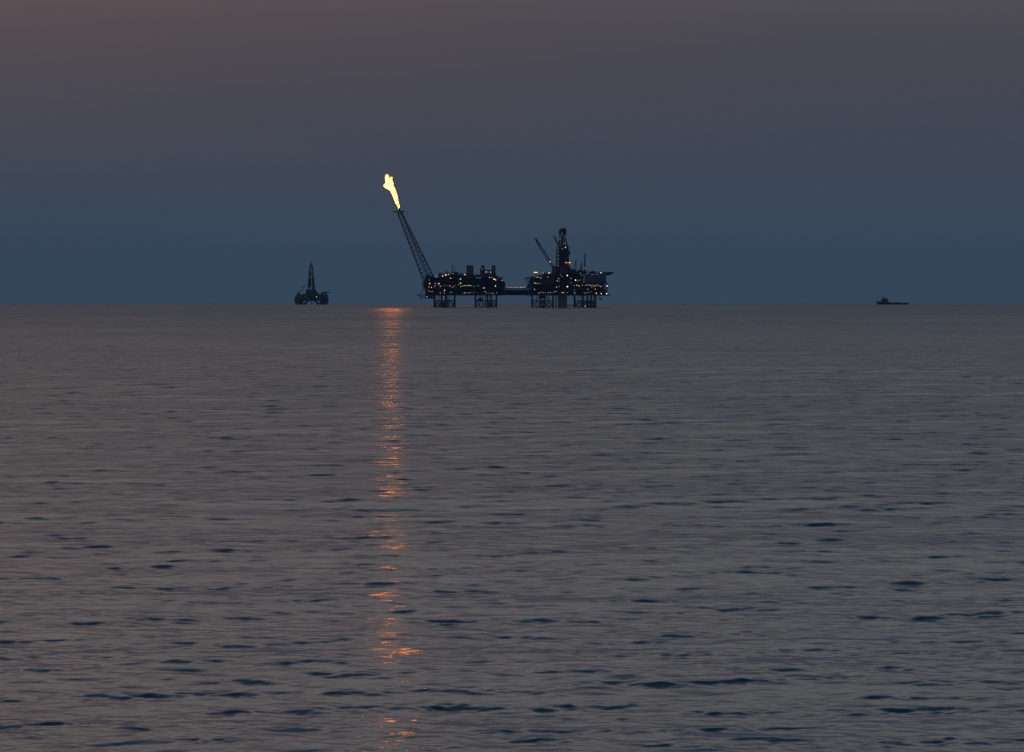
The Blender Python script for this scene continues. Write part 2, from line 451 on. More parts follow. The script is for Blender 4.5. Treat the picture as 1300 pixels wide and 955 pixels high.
    for k, x, y, s in L_: lamp(t, k, lx(x), yF, lz(y), s)
    for k, x, y, s, w in [('yellow',562.3,350.4,1.0,-14.4),('yellow',566.4,348.6,1.1,-14.4),('yellow',566.5,350.2,.9,-14.4),('yellow',569.8,348.7,.9,-14.4),('warm',572.4,353.2,1.1,-F-.3),
                          ('white',575.6,347,.8,-14.9),('warm',590.0,348.9,1.6,-8.4),('red',591.2,348.9,1,-8.4),('white',617,345.6,1,-8.4),('white',623,345.6,1,-8.4),
                          ('white',618,352.6,.8,-8.4),('white',621,352.6,.9,-8.4),('white',624,352.6,.7,-8.4),('white',613,342.2,.6,-13.4),('warm',637,356.6,.8,-14.4),('white',638.3,359.5,1,-12.4)]:
        lamp(t, k, lx(x), w, lz(y), s)
production()

# ================================================================== FLAME
def flame():
    XC = 506.6
    root = pos(XC, D1)
    base = Vector((root[0], D1, root[2] + (YB - 263.9) * S1))
    pts = [(506.6,263.6,.75),(505.9,261.6,1.0),(505.0,259,1.35),(504.0,256.4,1.7),(503.0,253.6,2.0),(502.2,250.6,2.35),(501.0,247.5,2.5),(500.0,244.4,2.7),(498.6,241.4,2.9),
           (496.8,238.6,3.3),(494.2,236.6,3.6),(491.4,236.2,3.1),(489.4,236.4,1.7),(495.4,233.4,3.4),(492.6,232.6,2.7),(491.6,229.4,2.2),(491.3,226.4,2.1),(491.6,224.2,1.7),(495.0,230.4,2.6)]
    import bmesh
    def blob(plist, grow, name, mat, seed, parent=None, disp=0.8):
        bm = bmesh.new(); rng = random.Random(seed)
        for x, y, r in plist:
            g = bmesh.ops.create_icosphere(bm, subdivisions=2, radius=(r + grow) * S1)
            dx = (x - XC) * S1; dz = (263.9 - y) * S1
            for v in g['verts']:
                v.co = Vector((v.co.x + dx, v.co.y * .95 + rng.uniform(-.05, .05), v.co.z * 1.1 + dz))
        me = bpy.data.meshes.new(name); bm.to_mesh(me); bm.free(); me.materials.append(mat)
        o = bpy.data.objects.new(name, me); COL.objects.link(o); o.parent = parent
        rm = o.modifiers.new('remesh', 'REMESH'); rm.mode = 'VOXEL'; rm.voxel_size = .38
        for sc_, st in ((3.0, disp * 1.6), (1.1, disp)):
            tx = bpy.data.textures.new('flame_turbulence', 'CLOUDS'); tx.noise_scale = sc_; tx.noise_depth = 2
            dm = o.modifiers.new('displace', 'DISPLACE'); dm.texture = tx; dm.strength = st; dm.mid_level = .5
        return o
    m, nt, N, L = new_mat('flame_fire')
    out = N.new('ShaderNodeOutputMaterial'); e = N.new('ShaderNodeEmission')
    tc = N.new('ShaderNodeTexCoord'); no = N.new('ShaderNodeTexNoise'); no.inputs['Scale'].default_value = .28; no.inputs['Detail'].default_value = 4
    no.inputs['Distortion'].default_value = .8
    cr = N.new('ShaderNodeValToRGB'); r = cr.color_ramp
    r.elements[0].position = .36; r.elements[0].color = (1, .20, .005, 1)
    r.elements[1].position = .60; r.elements[1].color = (1, .28, .021, 1)
    st = N.new('ShaderNodeMapRange'); st.inputs['From Min'].default_value = .36; st.inputs['From Max'].default_value = .62
    st.inputs['To Min'].default_value = 6; st.inputs['To Max'].default_value = FLAME
    L.new(tc.outputs['Object'], no.inputs['Vector']); L.new(no.outputs['Fac'], cr.inputs[0]); L.new(no.outputs['Fac'], st.inputs['Value'])
    L.new(cr.outputs[0], e.inputs['Color']); L.new(st.outputs[0], e.inputs['Strength']); L.new(e.outputs[0], out.inputs['Surface'])
    m2, nt, N, L = new_mat('flame_fringe')
    out = N.new('ShaderNodeOutputMaterial'); v = N.new('ShaderNodeVolumePrincipled')
    v.inputs['Density'].default_value = 0.0; v.inputs['Emission Strength'].default_value = .6; v.inputs['Emission Color'].default_value = (1, .22, .02, 1)
    L.new(v.outputs[0], out.inputs['Volume'])
    o = blob(pts, 0.0, 'flame', m, 1)
    o.location = base
    tag(o, 'bright yellow gas flame leaning left from the tip of the flare boom', 'flame')
    blob([(x, y, r_) for x, y, r_ in pts] + [(494.4, 227.6, 1.5)], .6, 'flame_fringe', m2, 2, o, .9)
    m3 = glow('flame_tongue_fire', (1, .30, .015), 9)
    blob([(496.9, 226.3, 1.35), (495.6, 226.0, .9), (496.3, 228.6, .8)], -.1, 'flame_tongue', m3, 3, o, .6)
FLAME = 56
flame()

# ================================================================== DRILLING PLATFORM (right)
def drilling():
    XC = 720.0
    yb = 390.9
    lx = lambda x: (x - XC) * S1
    lz = lambda y: (yb - y) * S1
    t = thing('drilling_platform', 'dark drilling platform with a tall clad derrick, a raised crane boom and an overhanging helideck',
              'oil platform', pos(XC, D1 - 10))
    rng = random.Random(11)
    jacket(t, [675.4, 687.0, 691.2, 702.2], lx, lz, 375.4, 382.2, 14)
    jacket(t, [729.4, 740.0, 745.6, 750.3, 755.8], lx, lz, 375.4, 382.6, 14)
    m = MB()
    for i in range(9):
        for j in range(4): m.tube((lx(708.9 + i * 1.32), -7 + j * 4.4, -6), (lx(708.9 + i * 1.32), -7 + j * 4.4, lz(375.2)), .48, 8)
    m.box(lx(708), lx(720.2), -8, 8, lz(386.5), lz(386)); m.box(lx(708), lx(720.2), -8, 8, lz(380.8), lz(380.3))
    m.build('conductor_bundle', M['pale'], t)
    m = MB()
    for x, w in ((705.3, -6), (706.6, 3), (681, 4), (684.5, -3), (694.6, 2), (697, 6), (734, 3), (753.3, -5), (737.3, 6)): m.tube((lx(x), w, -5), (lx(x), w, lz(375.2)), .36, 8); m.build('riser', M['jacket'], t); m = MB()
    m.box(lx(681.2), lx(696.2), -9, 9, lz(379.4), lz(378.6)); m.box(lx(684), lx(693), -7, 7, lz(378.6), lz(376)); m.build('pump_platform', M['jacket'], t); m = MB()
    m.box(lx(723.2), lx(728.6), -5, 5, lz(388.6), lz(387.6)); m.tube((lx(723.5), 0, lz(388)), (lx(720), 0, lz(388)), .3, 6)
    m.build('boat_landing', M['jacket'], t)
    for (x0, x1, y0, y1) in [(668, 772.6, 375.6, 374.4), (671, 770.6, 367.8, 367.1), (672.5, 769.6, 360.4, 359.7), (668.5, 742, 353.6, 352.9), (700, 769, 348.4, 347.7)]:
        m = MB(); m.box(lx(x0), lx(x1), -F, F, lz(y0), lz(y1))
        for k in range(int((x1 - x0) / 4)):
            m.box(lx(x0 + 2 + k * 4) - .2, lx(x0 + 2 + k * 4) + .2, -F + .1, F - .1, lz(y0) - .7, lz(y0) + .05)
        m.build('deck', M['deck'], t)
    m = MB()
    for x in range(674, 771, 8):
        for y in (-F + 1, 0, F - 1): m.tube((lx(x), y, lz(375)), (lx(x), y, lz(353.5 if x < 742 else 359.8)), .42, 6); m.build('deck_column', M['steel'], t); m = MB()
    for k, x in enumerate(range(674, 762, 8)):
        a, b = (374, 367.8) if k % 2 else (367.8, 374)
        m.tube((lx(x), -F + 1, lz(a)), (lx(x + 8), -F + 1, lz(b)), .3, 6)
    m.build('deck_brace', M['steel'], t)
    for y0, y1, n, x0, x1 in ((374.4, 368, 100, 674, 769), (367.1, 360.6, 100, 674, 768), (359.7, 353.8, 85, 674, 741), (352.9, 348.6, 34, 701, 741)):
        m = MB(); fill(m, rng, lx(x0), lx(x1), -F + 1, F - 1, lz(y0), lz(y1), n)
        m.box(lx(x0 + 2), lx(x1 - 1), 2, 2.6, lz(y0), lz(y1 - .2))
        m.build('process_equipment', M['module'], t)
    m = MB()
    for (x0, x1, y0) in ((668.5, 700, 352.9), (672.5, 769.6, 359.7), (671, 770.6, 367.1), (668, 772.6, 374.4)):
        m.rail([(lx(x0), F, lz(y0)), (lx(x0), -F, lz(y0)), (lx(x1), -F, lz(y0)), (lx(x1), F, lz(y0))])
    m.build('handrail', M['steel'], t)
    # left end: landing pad and slanting stair
    m = MB()
    m.box(lx(665.8), lx(681), -11, 11, lz(354.2), lz(353.1))
    for y in (-9, 9): m.tube((lx(667), y, lz(354)), (lx(673), y, lz(360)), .35, 6); m.tube((lx(667), y, lz(354)), (lx(671), y, lz(367)), .2, 6)
    m.build('landing_platform', M['steel'], t)
    m = MB()
    m.hexa([(lx(668), -F-2, lz(366.4)), (lx(677), -F-2, lz(366.4)), (lx(677), -F+2, lz(366.4)), (lx(668), -F+2, lz(366.4))],
           [(lx(672), -F-2, lz(358)), (lx(677), -F-2, lz(358)), (lx(677), -F+2, lz(358)), (lx(672), -F+2, lz(358))])
    m.hexa([(lx(671.5), -F-1.5, lz(358)), (lx(680), -F-1.5, lz(358)), (lx(680), -F+2, lz(358)), (lx(671.5), -F+2, lz(358))],
           [(lx(673.5), -F-1.5, lz(351.6)), (lx(678), -F-1.5, lz(351.6)), (lx(678), -F+2, lz(351.6)), (lx(673.5), -F+2, lz(351.6))])
    m.build('stair_tower', M['steel'], t)
    tops = [('module', 671.8, 678, -9, 9, 374.3, 368.4), ('module', 681, 700.5, -15, 14, 353, 350.4), ('maroon', 684, 703, -18, -4, 360, 354.2), ('module', 689, 699.6, -12, 8, 350.4, 348.4),
            ('module', 700.8, 709, -16, 14, 353, 341.2), ('module', 707, 724, -15, 13, 348, 340.2), ('maroon', 710.5, 719, -17, -13, 347, 340.6),
            ('module', 724, 731.5, -13, 12, 347.7, 343.6), ('module', 731, 737.2, -10, 12, 347.7, 345.2), ('maroon', 734, 741.5, -12, 12, 347.7, 344.4),
            ('module', 739, 747, -8, 12, 347.7, 345.6), ('module', 748, 754, -8, 6, 347.7, 346.4), ('module', 751, 756, 0, 10, 347.7, 345.4)]
    for k, x0, x1, a, b, y0, y1 in tops:
        m = MB(); z0, z1 = lz(y0), lz(y1); m.box(lx(x0), lx(x1), a, b, z0, z1)
        for i in range(int((x1 - x0) / 1.6)):
            xx = lx(x0 + .5 + i * 1.6); m.box(xx, xx + .3, a - .2, a + .01, z0, z1 - .2)
        m.box(lx(x0) - .3, lx(x1) + .3, a - .4, b + .3, z1 - .003, z1 + .3)
        fill(m, rng, lx(x0), lx(x1), a, b, z1 + .3, z1 + 1.8, int((x1 - x0) / 3))
        m.build('module', M[k], t)
    # accommodation block and helideck
    m = MB(); m.box(lx(742.2), lx(768.8), -F + .2, 14, lz(359.6), lz(348.5)); ab = m.build('accommodation_block', M['blue'], t)
    for r_, y in enumerate((351.2, 354.6, 357.8)):
        for k in range(12):
            w = MB(); x = lx(744 + k * 2.05); w.box(x, x + .9, -F + .02, -F + .25, lz(y), lz(y) + 1.0); w.build('window', M['steel'], ab)
    m = MB()
    cx, cz = lx(768.5), lz(346.6)
    n = 8; rr = 12.2 * S1
    oct_ = [(cx + rr * math.cos(2*PI*(i+.5)/n), -4 + rr * math.sin(2*PI*(i+.5)/n)) for i in range(n)]
    m.add([(x, y, cz) for x, y in oct_] + [(x, y, cz + .7) for x, y in oct_], [tuple(range(n))[::-1], tuple(range(n, 2*n))] + [(i, (i+1) % n, n+(i+1) % n, n+i) for i in range(n)])
    hd = m.build('helideck', M['deck'], t)
    m = MB()
    for x in (757, 760, 763, 766): m.tube((lx(x), -12, lz(348)), (lx(x + 1), -12, cz), .2, 5); m.tube((lx(x), 4, lz(348)), (lx(x + 1), 4, cz), .2, 5)
    for y in (-14, -9, -4, 1, 6): m.tube((lx(768.6), y, lz(350.6)), (lx(778.5), y, cz), .26, 5); m.tube((lx(768.6), y, lz(349)), (lx(774), y, cz), .2, 5); m.tube((lx(758), y, cz - .8), (lx(777), y, cz - .8), .22, 5)
    m.hexa([(lx(768.9), -12, lz(349.6)), (lx(774.6), -12, lz(349.6)), (lx(774.6), 4, lz(349.6)), (lx(768.9), 4, lz(349.6))],
           [(lx(768.9), -14, cz - .02), (lx(779), -9, cz - .02), (lx(779), 1, cz - .02), (lx(768.9), 6, cz - .02)])
    m.build('support_truss', M['steel'], hd)
    m = MB(); m.box(lx(768.8), lx(770.6), -14, 2, lz(360), lz(359.2)); m.box(lx(769), lx(774.6), -F, -F + 5, lz(375.6), lz(374.8)); m.box(lx(769.5), lx(771.6), -F, 4, lz(366), lz(362.4)); m.build('escape_platform', M['steel'], t)
    m = MB()                                              # lifeboat slung under the deck edge
    a, b = Vector((lx(759.4), -F + 2, lz(377.6))), Vector((lx(764), -F + 2, lz(381.6))); mid = a.lerp(b, .5)
    m.tube(a, mid, .25, 8, .95); m.tube(mid, b, .95, 8, .4); m.tube((lx(759.8), -F+2, lz(375.6)), a, .14, 5); m.tube((lx(763.4), -F+2, lz(375.6)), b, .14, 5)
    m.build('lifeboat', M['steel'], t)
    # derrick
    m = MB(); m.box(lx(709.6), lx(721.0), -6, 4, lz(340.2), lz(313.4))
    for i in range(6): m.box(lx(710.2 + i * 1.95), lx(710.6 + i * 1.95), -6.3, -5.99, lz(340), lz(313.6))
    m.lattice([(lx(706.9), -8, lz(340.2)), (lx(721.8), -8, lz(340.2)), (lx(721.8), 6, lz(340.2)), (lx(706.9), 6, lz(340.2))],
              [(lx(706.9), -8, lz(313.4)), (lx(721.8), -8, lz(313.4)), (lx(721.8), 6, lz(313.4)), (lx(706.9), 6, lz(313.4))], 6, .4, .3)
    for y in (334, 327.6, 321.5, 315.4): m.box(lx(706.5), lx(722.1), -8.6, 6.4, lz(y), lz(y - .5))
    dk = m.build('derrick', M['steel'], t)
    m = MB()
    m.lattice([(lx(708.2), -7, lz(313.4)), (lx(720.4), -7, lz(313.4)), (lx(720.4), 5, lz(313.4)), (lx(708.2), 5, lz(313.4))],
              [(lx(710.4), -4.5, lz(298.6)), (lx(718.2), -4.5, lz(298.6)), (lx(718.2), 3.5, lz(298.6)), (lx(710.4), 3.5, lz(298.6))], 5, .34, .24)
    m.box(lx(712.4), lx(715.0), -2, 1, lz(313.4), lz(300)); m.box(lx(716.0), lx(717.4), -3, 0, lz(313), lz(301)); m.box(lx(709.8), lx(711.2), -2, 2, lz(313), lz(303.5)); m.build('mast_frame', M['steel'], dk)
    m = MB(); m.box(lx(709.6), lx(719.0), -5.5, 4.5, lz(299), lz(292.4)); m.box(lx(711.4), lx(718.4), -4, 3, lz(292.4), lz(290.6)); m.tube((lx(713), 0, lz(290.8)), (lx(713), 0, lz(288.8)), .15, 5); m.build('crown_block', M['steel'], dk)
    m = MB(); m.box(lx(721.8), lx(724.0), -5, 2, lz(324.2), lz(319)); m.box(lx(719.0), lx(720.6), -6, 0, lz(313), lz(309.5)); m.build('racking_board', M['steel'], dk)
    m = MB()                                              # skid frames left of the derrick
    for y in (332.5, 328.6, 324.8, 337): m.box(lx(705.6), lx(707.5), -8, 4, lz(y), lz(y - 1))
    m.tube((lx(705.9), -7.6, lz(341)), (lx(705.9), -7.6, lz(318)), .28, 5); m.build('ladder_cage', M['steel'], dk)
    m = MB(); m.lattice([(lx(707.9), -3, lz(311.8)), (lx(709.1), -3, lz(311.8)), (lx(709.1), -1, lz(311.8)), (lx(707.9), -1, lz(311.8))],
              [(lx(702.6), -3, lz(300.8)), (lx(704.2), -3, lz(300.2)), (lx(704.2), -1, lz(300.2)), (lx(702.6), -1, lz(300.8))], 5, .3, .2)
    m.hexa([(lx(705.6), -3, lz(308)), (lx(707.4), -3, lz(308)), (lx(707.4), -1, lz(308)), (lx(705.6), -1, lz(308))], [(lx(703.4), -3, lz(302.6)), (lx(704.8), -3, lz(302.6)), (lx(704.8), -1, lz(302.6)), (lx(703.4), -1, lz(302.6))])
    m.tube((lx(702.9), -2, lz(301)), (lx(703.2), -2, lz(313.5)), .07, 4); m.build('service_crane', M['steel'], dk)
    # big pedestal crane
    m = MB(); m.tube((lx(703), -18, lz(353)), (lx(703), -18, lz(344)), 1.7, 12); cr = m.build('crane', M['steel'], t)
    m = MB(); m.box(lx(700.6), lx(706.6), -21, -15, lz(344.6), lz(338.6)); m.build('cab', M['module'], cr)
    m = MB()
    m.lattice([(lx(701.6), -19.2, lz(341.6)), (lx(704.0), -19.2, lz(340.0)), (lx(704.0), -16.8, lz(340.0)), (lx(701.6), -16.8, lz(341.6))],
              [(lx(683.2), -18.6, lz(312.0)), (lx(685.4), -18.6, lz(311.0)), (lx(685.4), -17.4, lz(311.0)), (lx(683.2), -17.4, lz(312.0))], 14, .42, .2)
    m.hexa([(lx(683.0), -18.8, lz(312.6)), (lx(685.6), -18.8, lz(311.4)), (lx(685.6), -17.2, lz(311.4)), (lx(683.0), -17.2, lz(312.6))],
           [(lx(679.2), -18.5, lz(304.4)), (lx(681.2), -18.5, lz(303.4)), (lx(681.2), -17.5, lz(303.4)), (lx(679.2), -17.5, lz(304.4))])
    m.tube((lx(681.2), -18, lz(303.8)), (lx(678.6), -18, lz(303.6)), .4, 6)
    m.build('boom', M['steel'], cr)
    m = MB()
    for y in (-20, -16): m.tube((lx(705.6), y, lz(338.8)), (lx(706.2), y, lz(331)), .25, 6)
    m.tube((lx(706.2), -18, lz(331)), (lx(685.4), -18, lz(311.2)), .07, 4); m.tube((lx(706.2), -18.6, lz(331)), (lx(684.6), -18.6, lz(310.8)), .07, 4)
    m.tube((lx(679.2), -18, lz(303.8)), (lx(679.2), -18, lz(309)), .05, 4); m.box(lx(679) , lx(679.5), -18.3, -17.7, lz(309.8), lz(308.9)); m.build('rigging', M['steel'], cr)
    # masts on the right
    m = MB()
    for y in (-4, 0): m.tube((lx(731.0), y, lz(344)), (lx(731.2), y, lz(330.6)), .45, 6); m.tube((lx(726.5), y, lz(344)), (lx(731.2), y, lz(331)), .28, 6)
    for z in (341, 338, 335): m.tube((lx(731), -4, lz(z)), (lx(727.6 + (344 - z) * .28), -4, lz(z)), .18, 5)
    m.build('winch_gantry', M['steel'], t)
    m = MB()
    for y in (-4, 0): m.tube((lx(738.2), y, lz(345)), (lx(738.3), y, lz(334.4)), .6, 6); m.tube((lx(735), y, lz(345)), (lx(738), y, lz(337.6)), .3, 6)
    m.build('vent_stack', M['steel'], t)
    m = MB(); m.tube((lx(742.4), -6, lz(346)), (lx(742.4), -6, lz(322.3)), .85, 10, .72); m.build('mast', M['steel'], t)
    m = MB()
    for x, y0, y1 in ((753.2, 346, 343), (755.4, 346, 343.6), (736, 345, 340), (748, 346, 344.2), (681.5, 352, 350)): m.tube((lx(x), -3, lz(y0)), (lx(x), -3, lz(y1)), .16, 5); m.build('aerial', M['steel'], t); m = MB()
    m.tube((lx(680), -15, lz(353)), (lx(680), -15, lz(347.6)), .3, 6); m.lathe(lx(680), -15, [(.5, lz(348.2)), (1.5, lz(347.3)), (1.5, lz(347.1))], 10)
    m.build('lamp_post', M['steel'], t)
    m = MB(); m.hexa([(lx(677.4), -16, lz(347.0)), (lx(682.6), -16, lz(347.0)), (lx(682.6), -14.5, lz(347.0)), (lx(677.4), -14.5, lz(347.0))],
                     [(lx(678.4), -16, lz(346.0)), (lx(681.8), -16, lz(346.0)), (lx(681.8), -14.5, lz(346.0)), (lx(678.4), -14.5, lz(346.0))])
    m.build('floodlight', M['flood'], t)
    yF = -F - .35
    L_ = [('white',673.4,355.4,1.45),('white',672,361.2,1.1),('white',679.2,360.1,1),('white',682,360.3,.6),('white',684,360.2,.6),('white',685.6,360.3,.6),('white',670,364.2,1),('white',676.6,363.5,.8),
          ('white',679,367.4,.9),('white',681,352.4,.8),('white',683.2,352.7,.8),('white',686.5,352.8,.9),('white',695.4,351.7,.8),('white',720,350.4,1.5),('white',720.1,364.4,1.6),
          ('white',706,364.9,1.1),('white',710,364.2,.8),('white',704.6,369.9,.9),('white',706.2,370.6,.7),('white',709,353.8,.7),('white',706.8,357.2,.7),('white',709.8,357.6,.6),('white',713.4,351.8,.6),
          ('white',724.4,353.8,.7),('white',724.6,359,.7),('white',730.4,356.2,1.45),('white',736.5,355.8,.8),('white',733.4,357.3,.5),('white',728.4,363,.9),('white',732,362.8,1),('white',735.4,363.1,.8),
          ('white',739.4,362.6,.8),('white',742.6,362.4,.5),('white',745,362.2,.7),('white',747.4,362.4,.8),('white',749.4,363,.8),('yellow',751,364.6,.9),('white',752.4,362.6,.7),('warm',754.2,363.6,.8),
          ('white',757,362.4,.8),('warm',758.8,363.4,.7),('white',760.4,362.8,.6),('white',762.4,363.8,.8),('warm',765,364,.6),('white',770.2,363.6,1.5),
          ('white',684.5,371.8,.8),('white',687.5,371.9,.8),('white',690,371.9,.8),('red',693,372,.4),('warm',696,371.9,.8),('warm',699,371.9,.7),('warm',702.4,371.9,.8),('white',713,371.9,.8),('white',715.5,371.9,1),
          ('white',719,371.9,.6),('white',729,372.6,.9),('white',741,371.8,.7),('white',743.4,372.1,.6),('white',747,371.8,.6),('white',750,370.8,.6),('warm',756.6,372.9,1.15),('white',762.8,373.1,1.15),('white',769.6,373.4,1.5),
          ('white',753.6,369,.6),('warm',755.8,367.8,.9),('white',745.6,367.4,.7),('white',728.4,368.6,.7),('white',745.4,348.0,.9),('white',751,348.6,.5),('white',753.6,348.6,.5),('white',757.4,348.5,.5),
          ('warm',762.3,346.9,1.3),('white',737,350,.6),('white',736.6,347.6,.7),('white',742.6,389.4,.9),('white',699,344,.0)]
    for k, x, y, s in L_:
        if s > 0: lamp(t, k, lx(x), yF, lz(y), s)
    for k, x, y, s, w in [('white',690,347.2,1,-12.4),('yellow',697,347.2,1.15,-12.4),('white',711,349,.5,-17.6),('white',704.6,345,.6,-21.6),('red',742.6,340.4,.9,-7.4),
                          ('red',718.2,333.9,1.45,-9.2),('red',720.6,334.0,.8,-9.2),('warm',723.2,334.0,1.35,-9.2),('red',722.3,334.6,.7,-9.2),('red',698.4,333.3,1.25,-20),('red',697.6,332.6,.8,-20),
                          ('warm',713.4,297,.8,-6),('white',718.2,314.8,1.1,-9.2),('white',714,316,.7,-9.2),('white',710.6,304.4,.5,-7.6),('white',718.4,302.4,.6,-7.6),('white',716.4,308.8,.5,-8),
                          ('white',708.2,339,.5,-9.2)]:
        lamp(t, k, lx(x), w, lz(y), s)
M['flood'] = glow('flood_warm', (1.0, .55, .20), 2.0)
drilling()

# ================================================================== BRIDGE
def bridge():
    XC = 655.0
    lx = lambda x: (x - XC) * S1
    lz = lambda y: (YB - y) * S1
    t = thing('connecting_bridge', 'lattice steel footbridge with a row of white lamps joining the two platforms', 'bridge', pos(XC, D1 - 5))
    x0, x1 = 640.8, 671.4
    m = MB()
    m.lattice([(lx(x0), -3.5, lz(374.6)), (lx(x0), 3.5, lz(374.6)), (lx(x0), 3.5, lz(366.2)), (lx(x0), -3.5, lz(366.2))],
              [(lx(x1), -3.5, lz(374.6)), (lx(x1), 3.5, lz(374.6)), (lx(x1), 3.5, lz(366.2)), (lx(x1), -3.5, lz(366.2))], 8, .42, .24)
    m.build('truss', M['steel'], t)
    m = MB(); m.box(lx(x0), lx(x1), -3, 3, lz(374.9), lz(374.0)); m.box(lx(x0), lx(x1), -2.5, 2.5, lz(367.4), lz(366.9)); m.build('walkway', M['deck'], t)
    m = MB()
    for i in range(6): y = -2.2 + i * .9; m.tube((lx(x0), y, lz(368.6)), (lx(x1), y, lz(368.6)), .3, 6); m.tube((lx(x0), y, lz(372.6)), (lx(x1), y, lz(372.6)), .33, 6)
    m.build('pipe', M['steel'], t)
    m = MB(); m.box(lx(x0), lx(x1), 2.9, 3.1, lz(374), lz(368.2)); m.build('wind_wall', M['deck'], t)
    m = MB(); m.rail([(lx(x0), -3.4, lz(366.3)), (lx(x1), -3.4, lz(366.3))]); m.build('handrail', M['steel'], t)
    for i in range(9): lamp(t, 'white', lx(643.8 + i * 2.75), -3.9, lz(364.9), .8)
bridge()

# ================================================================== SEMI-SUBMERSIBLE RIG (far left)
def semi():
    D = 8500.0; S = D * K; XC = 395.6; yb = 387.0
    lx = lambda x: (x - XC) * S
    lz = lambda y: (yb - y) * S
    t = thing('semi_submersible_rig', 'small far drilling rig floating on the horizon with a slender tapering derrick', 'drilling rig', pos(XC, D))
    rng = random.Random(5)
    for w in (-18, 18):
        for sx in (-1, 1):
            m = MB(); m.tube((lx(395.6) + sx * 22.5, w, -6), (lx(395.6) + sx * 22.5, w, lz(379.5)), 5.2, 14); m.build('column', M['hull'], t)
    for sx in (-1, 1):
        m = MB(); x = sx * 23.5; m.box(x - 8, x + 8, -32, 32, -5, 2.2); m.box(sx * 15.4, sx * 10.5, -30, 30, -5, 1.5); m.build('pontoon', M['hull'], t)
    m = MB()
    for w in (-18, 18):
        for sx in (-1, 1):
            m.tube((sx * 15, w, 1.2), (sx * 4, w, lz(381.2)), 1.3, 8); m.tube((sx * 26, w, lz(383)), (sx * 14, w, lz(380.6)), 1.1, 8)
        m.tube((0, w, -2), (0, w, lz(380)), .55, 8)
    m.build('brace', M['hull'], t)
    m = MB(); m.box(lx(374.8), lx(416.4), -30, 30, lz(381.2), lz(378.2)); m.box(lx(386), lx(406), -28, 28, lz(382.4), lz(381.19)); m.build('deck', M['deck'], t)
    m = MB(); m.box(lx(375.6), lx(381), -24, 20, lz(378.2), lz(377)); m.box(lx(379), lx(389), -20, 24, lz(378.2), lz(374.6)); m.box(lx(405), lx(416), -24, 24, lz(378.2), lz(374)); m.box(lx(411), lx(416.8), -18, 18, lz(385.2), lz(381.2))
    m.box(lx(374.8), lx(380), -18, 18, lz(385.2), lz(381.2)); fill(m, rng, lx(376), lx(416), -20, 20, lz(378), lz(373.6), 60); m.build('deckhouse', M['module'], t)
    m = MB(); m.box(lx(388.4), lx(402.2), -10, 12, lz(378.2), lz(371.4)); m.box(lx(390.4), lx(400.6), -9, 9, lz(371.4), lz(368.2)); fill(m, rng, lx(388.6), lx(402), -9, 9, lz(371.4), lz(367.4), 14); m.box(lx(385), lx(388.4), -14, 8, lz(378.2), lz(373.2)); m.box(lx(402.2), lx(404.6), -14, 10, lz(378.2), lz(371.8)); m.tube((lx(386), -9, lz(378)), (lx(390.4), -9, lz(368.6)), .7, 6); m.tube((lx(404.8), -9, lz(376)), (lx(400.4), -9, lz(368.6)), .7, 6)
    m.build('drill_floor', M['module'], t)
    m = MB()
    m.lattice([(lx(390.9), -7, lz(368.4)), (lx(399.6), -7, lz(368.4)), (lx(399.6), 7, lz(368.4)), (lx(390.9), 7, lz(368.4))],
              [(lx(393.6), -2, lz(337)), (lx(396.6), -2, lz(337)), (lx(396.6), 2, lz(337)), (lx(393.6), 2, lz(337))], 9, .85, .50)
    m.box(lx(396.6), lx(398.6), -3, 2, lz(368.4), lz(351.6)); m.box(lx(391.8), lx(394.8), -3, 3, lz(364.4), lz(353.4)); m.box(lx(393), lx(395), -2, 2, lz(350), lz(346))
    dk = m.build('derrick', M['steel'], t)
    m = MB(); m.box(lx(393.1), lx(397.1), -3, 3, lz(339.4), lz(336.9)); m.box(lx(394.3), lx(395.9), -1.5, 1.5, lz(336.9), lz(333.8)); m.tube((lx(395), 0, lz(334)), (lx(395), 0, lz(331.8)), .4, 6); m.build('crown_block', M['steel'], dk)
    m = MB(); m.tube((lx(397.5), 0, lz(353.9)), (lx(401.6), 0, lz(353.9)), .3, 5); m.build('racking_board', M['steel'], dk)
    for x, xt, yt, y0, zz in ((379.2, 388.8, 360.4, 374, -16), (409.6, 413.8, 371.6, 374, -12)):
        m = MB(); m.tube((lx(x), zz, lz(378)), (lx(x), zz, lz(y0)), 1.4, 8); c = m.build('crane', M['steel'], t)
        m = MB(); m.box(lx(x) - 2.2, lx(x) + 2.6, zz - 2, zz + 2, lz(y0), lz(y0 - 2.2)); m.build('cab', M['module'], c)
        m = MB(); xs = lx(x) + 2; m.lattice([(xs - .8, zz - 1, lz(y0 - .6)), (xs + .8, zz - 1, lz(y0 - .6)), (xs + .8, zz + 1, lz(y0 - .6)), (xs - .8, zz + 1, lz(y0 - .6))],
                  [(lx(xt) - .4, zz - .5, lz(yt)), (lx(xt) + .4, zz - .5, lz(yt)), (lx(xt) + .4, zz + .5, lz(yt)), (lx(xt) - .4, zz + .5, lz(yt))], 8, .22, .14)
        m.tube((lx(x), zz, lz(y0 - 2)), (lx(x) - .8, zz, lz(y0 - 7 if x < 390 else y0 - 3)), .5, 6, .3); m.tube((lx(x) - .8, zz, lz(y0 - 7 if x < 390 else y0 - 3)), (lx(xt), zz, lz(yt)), .08, 4); m.build('boom', M['steel'], c)
    m = MB(); cx = lx(413.6)
    m.lathe(cx, 8, [(5.4, lz(372.4)), (8.2, lz(371.4)), (8.2, lz(371.0))], 8); m.tube((cx, 8, lz(378)), (cx, 8, lz(372)), 1.2, 8); m.build('helideck', M['deck'], t)
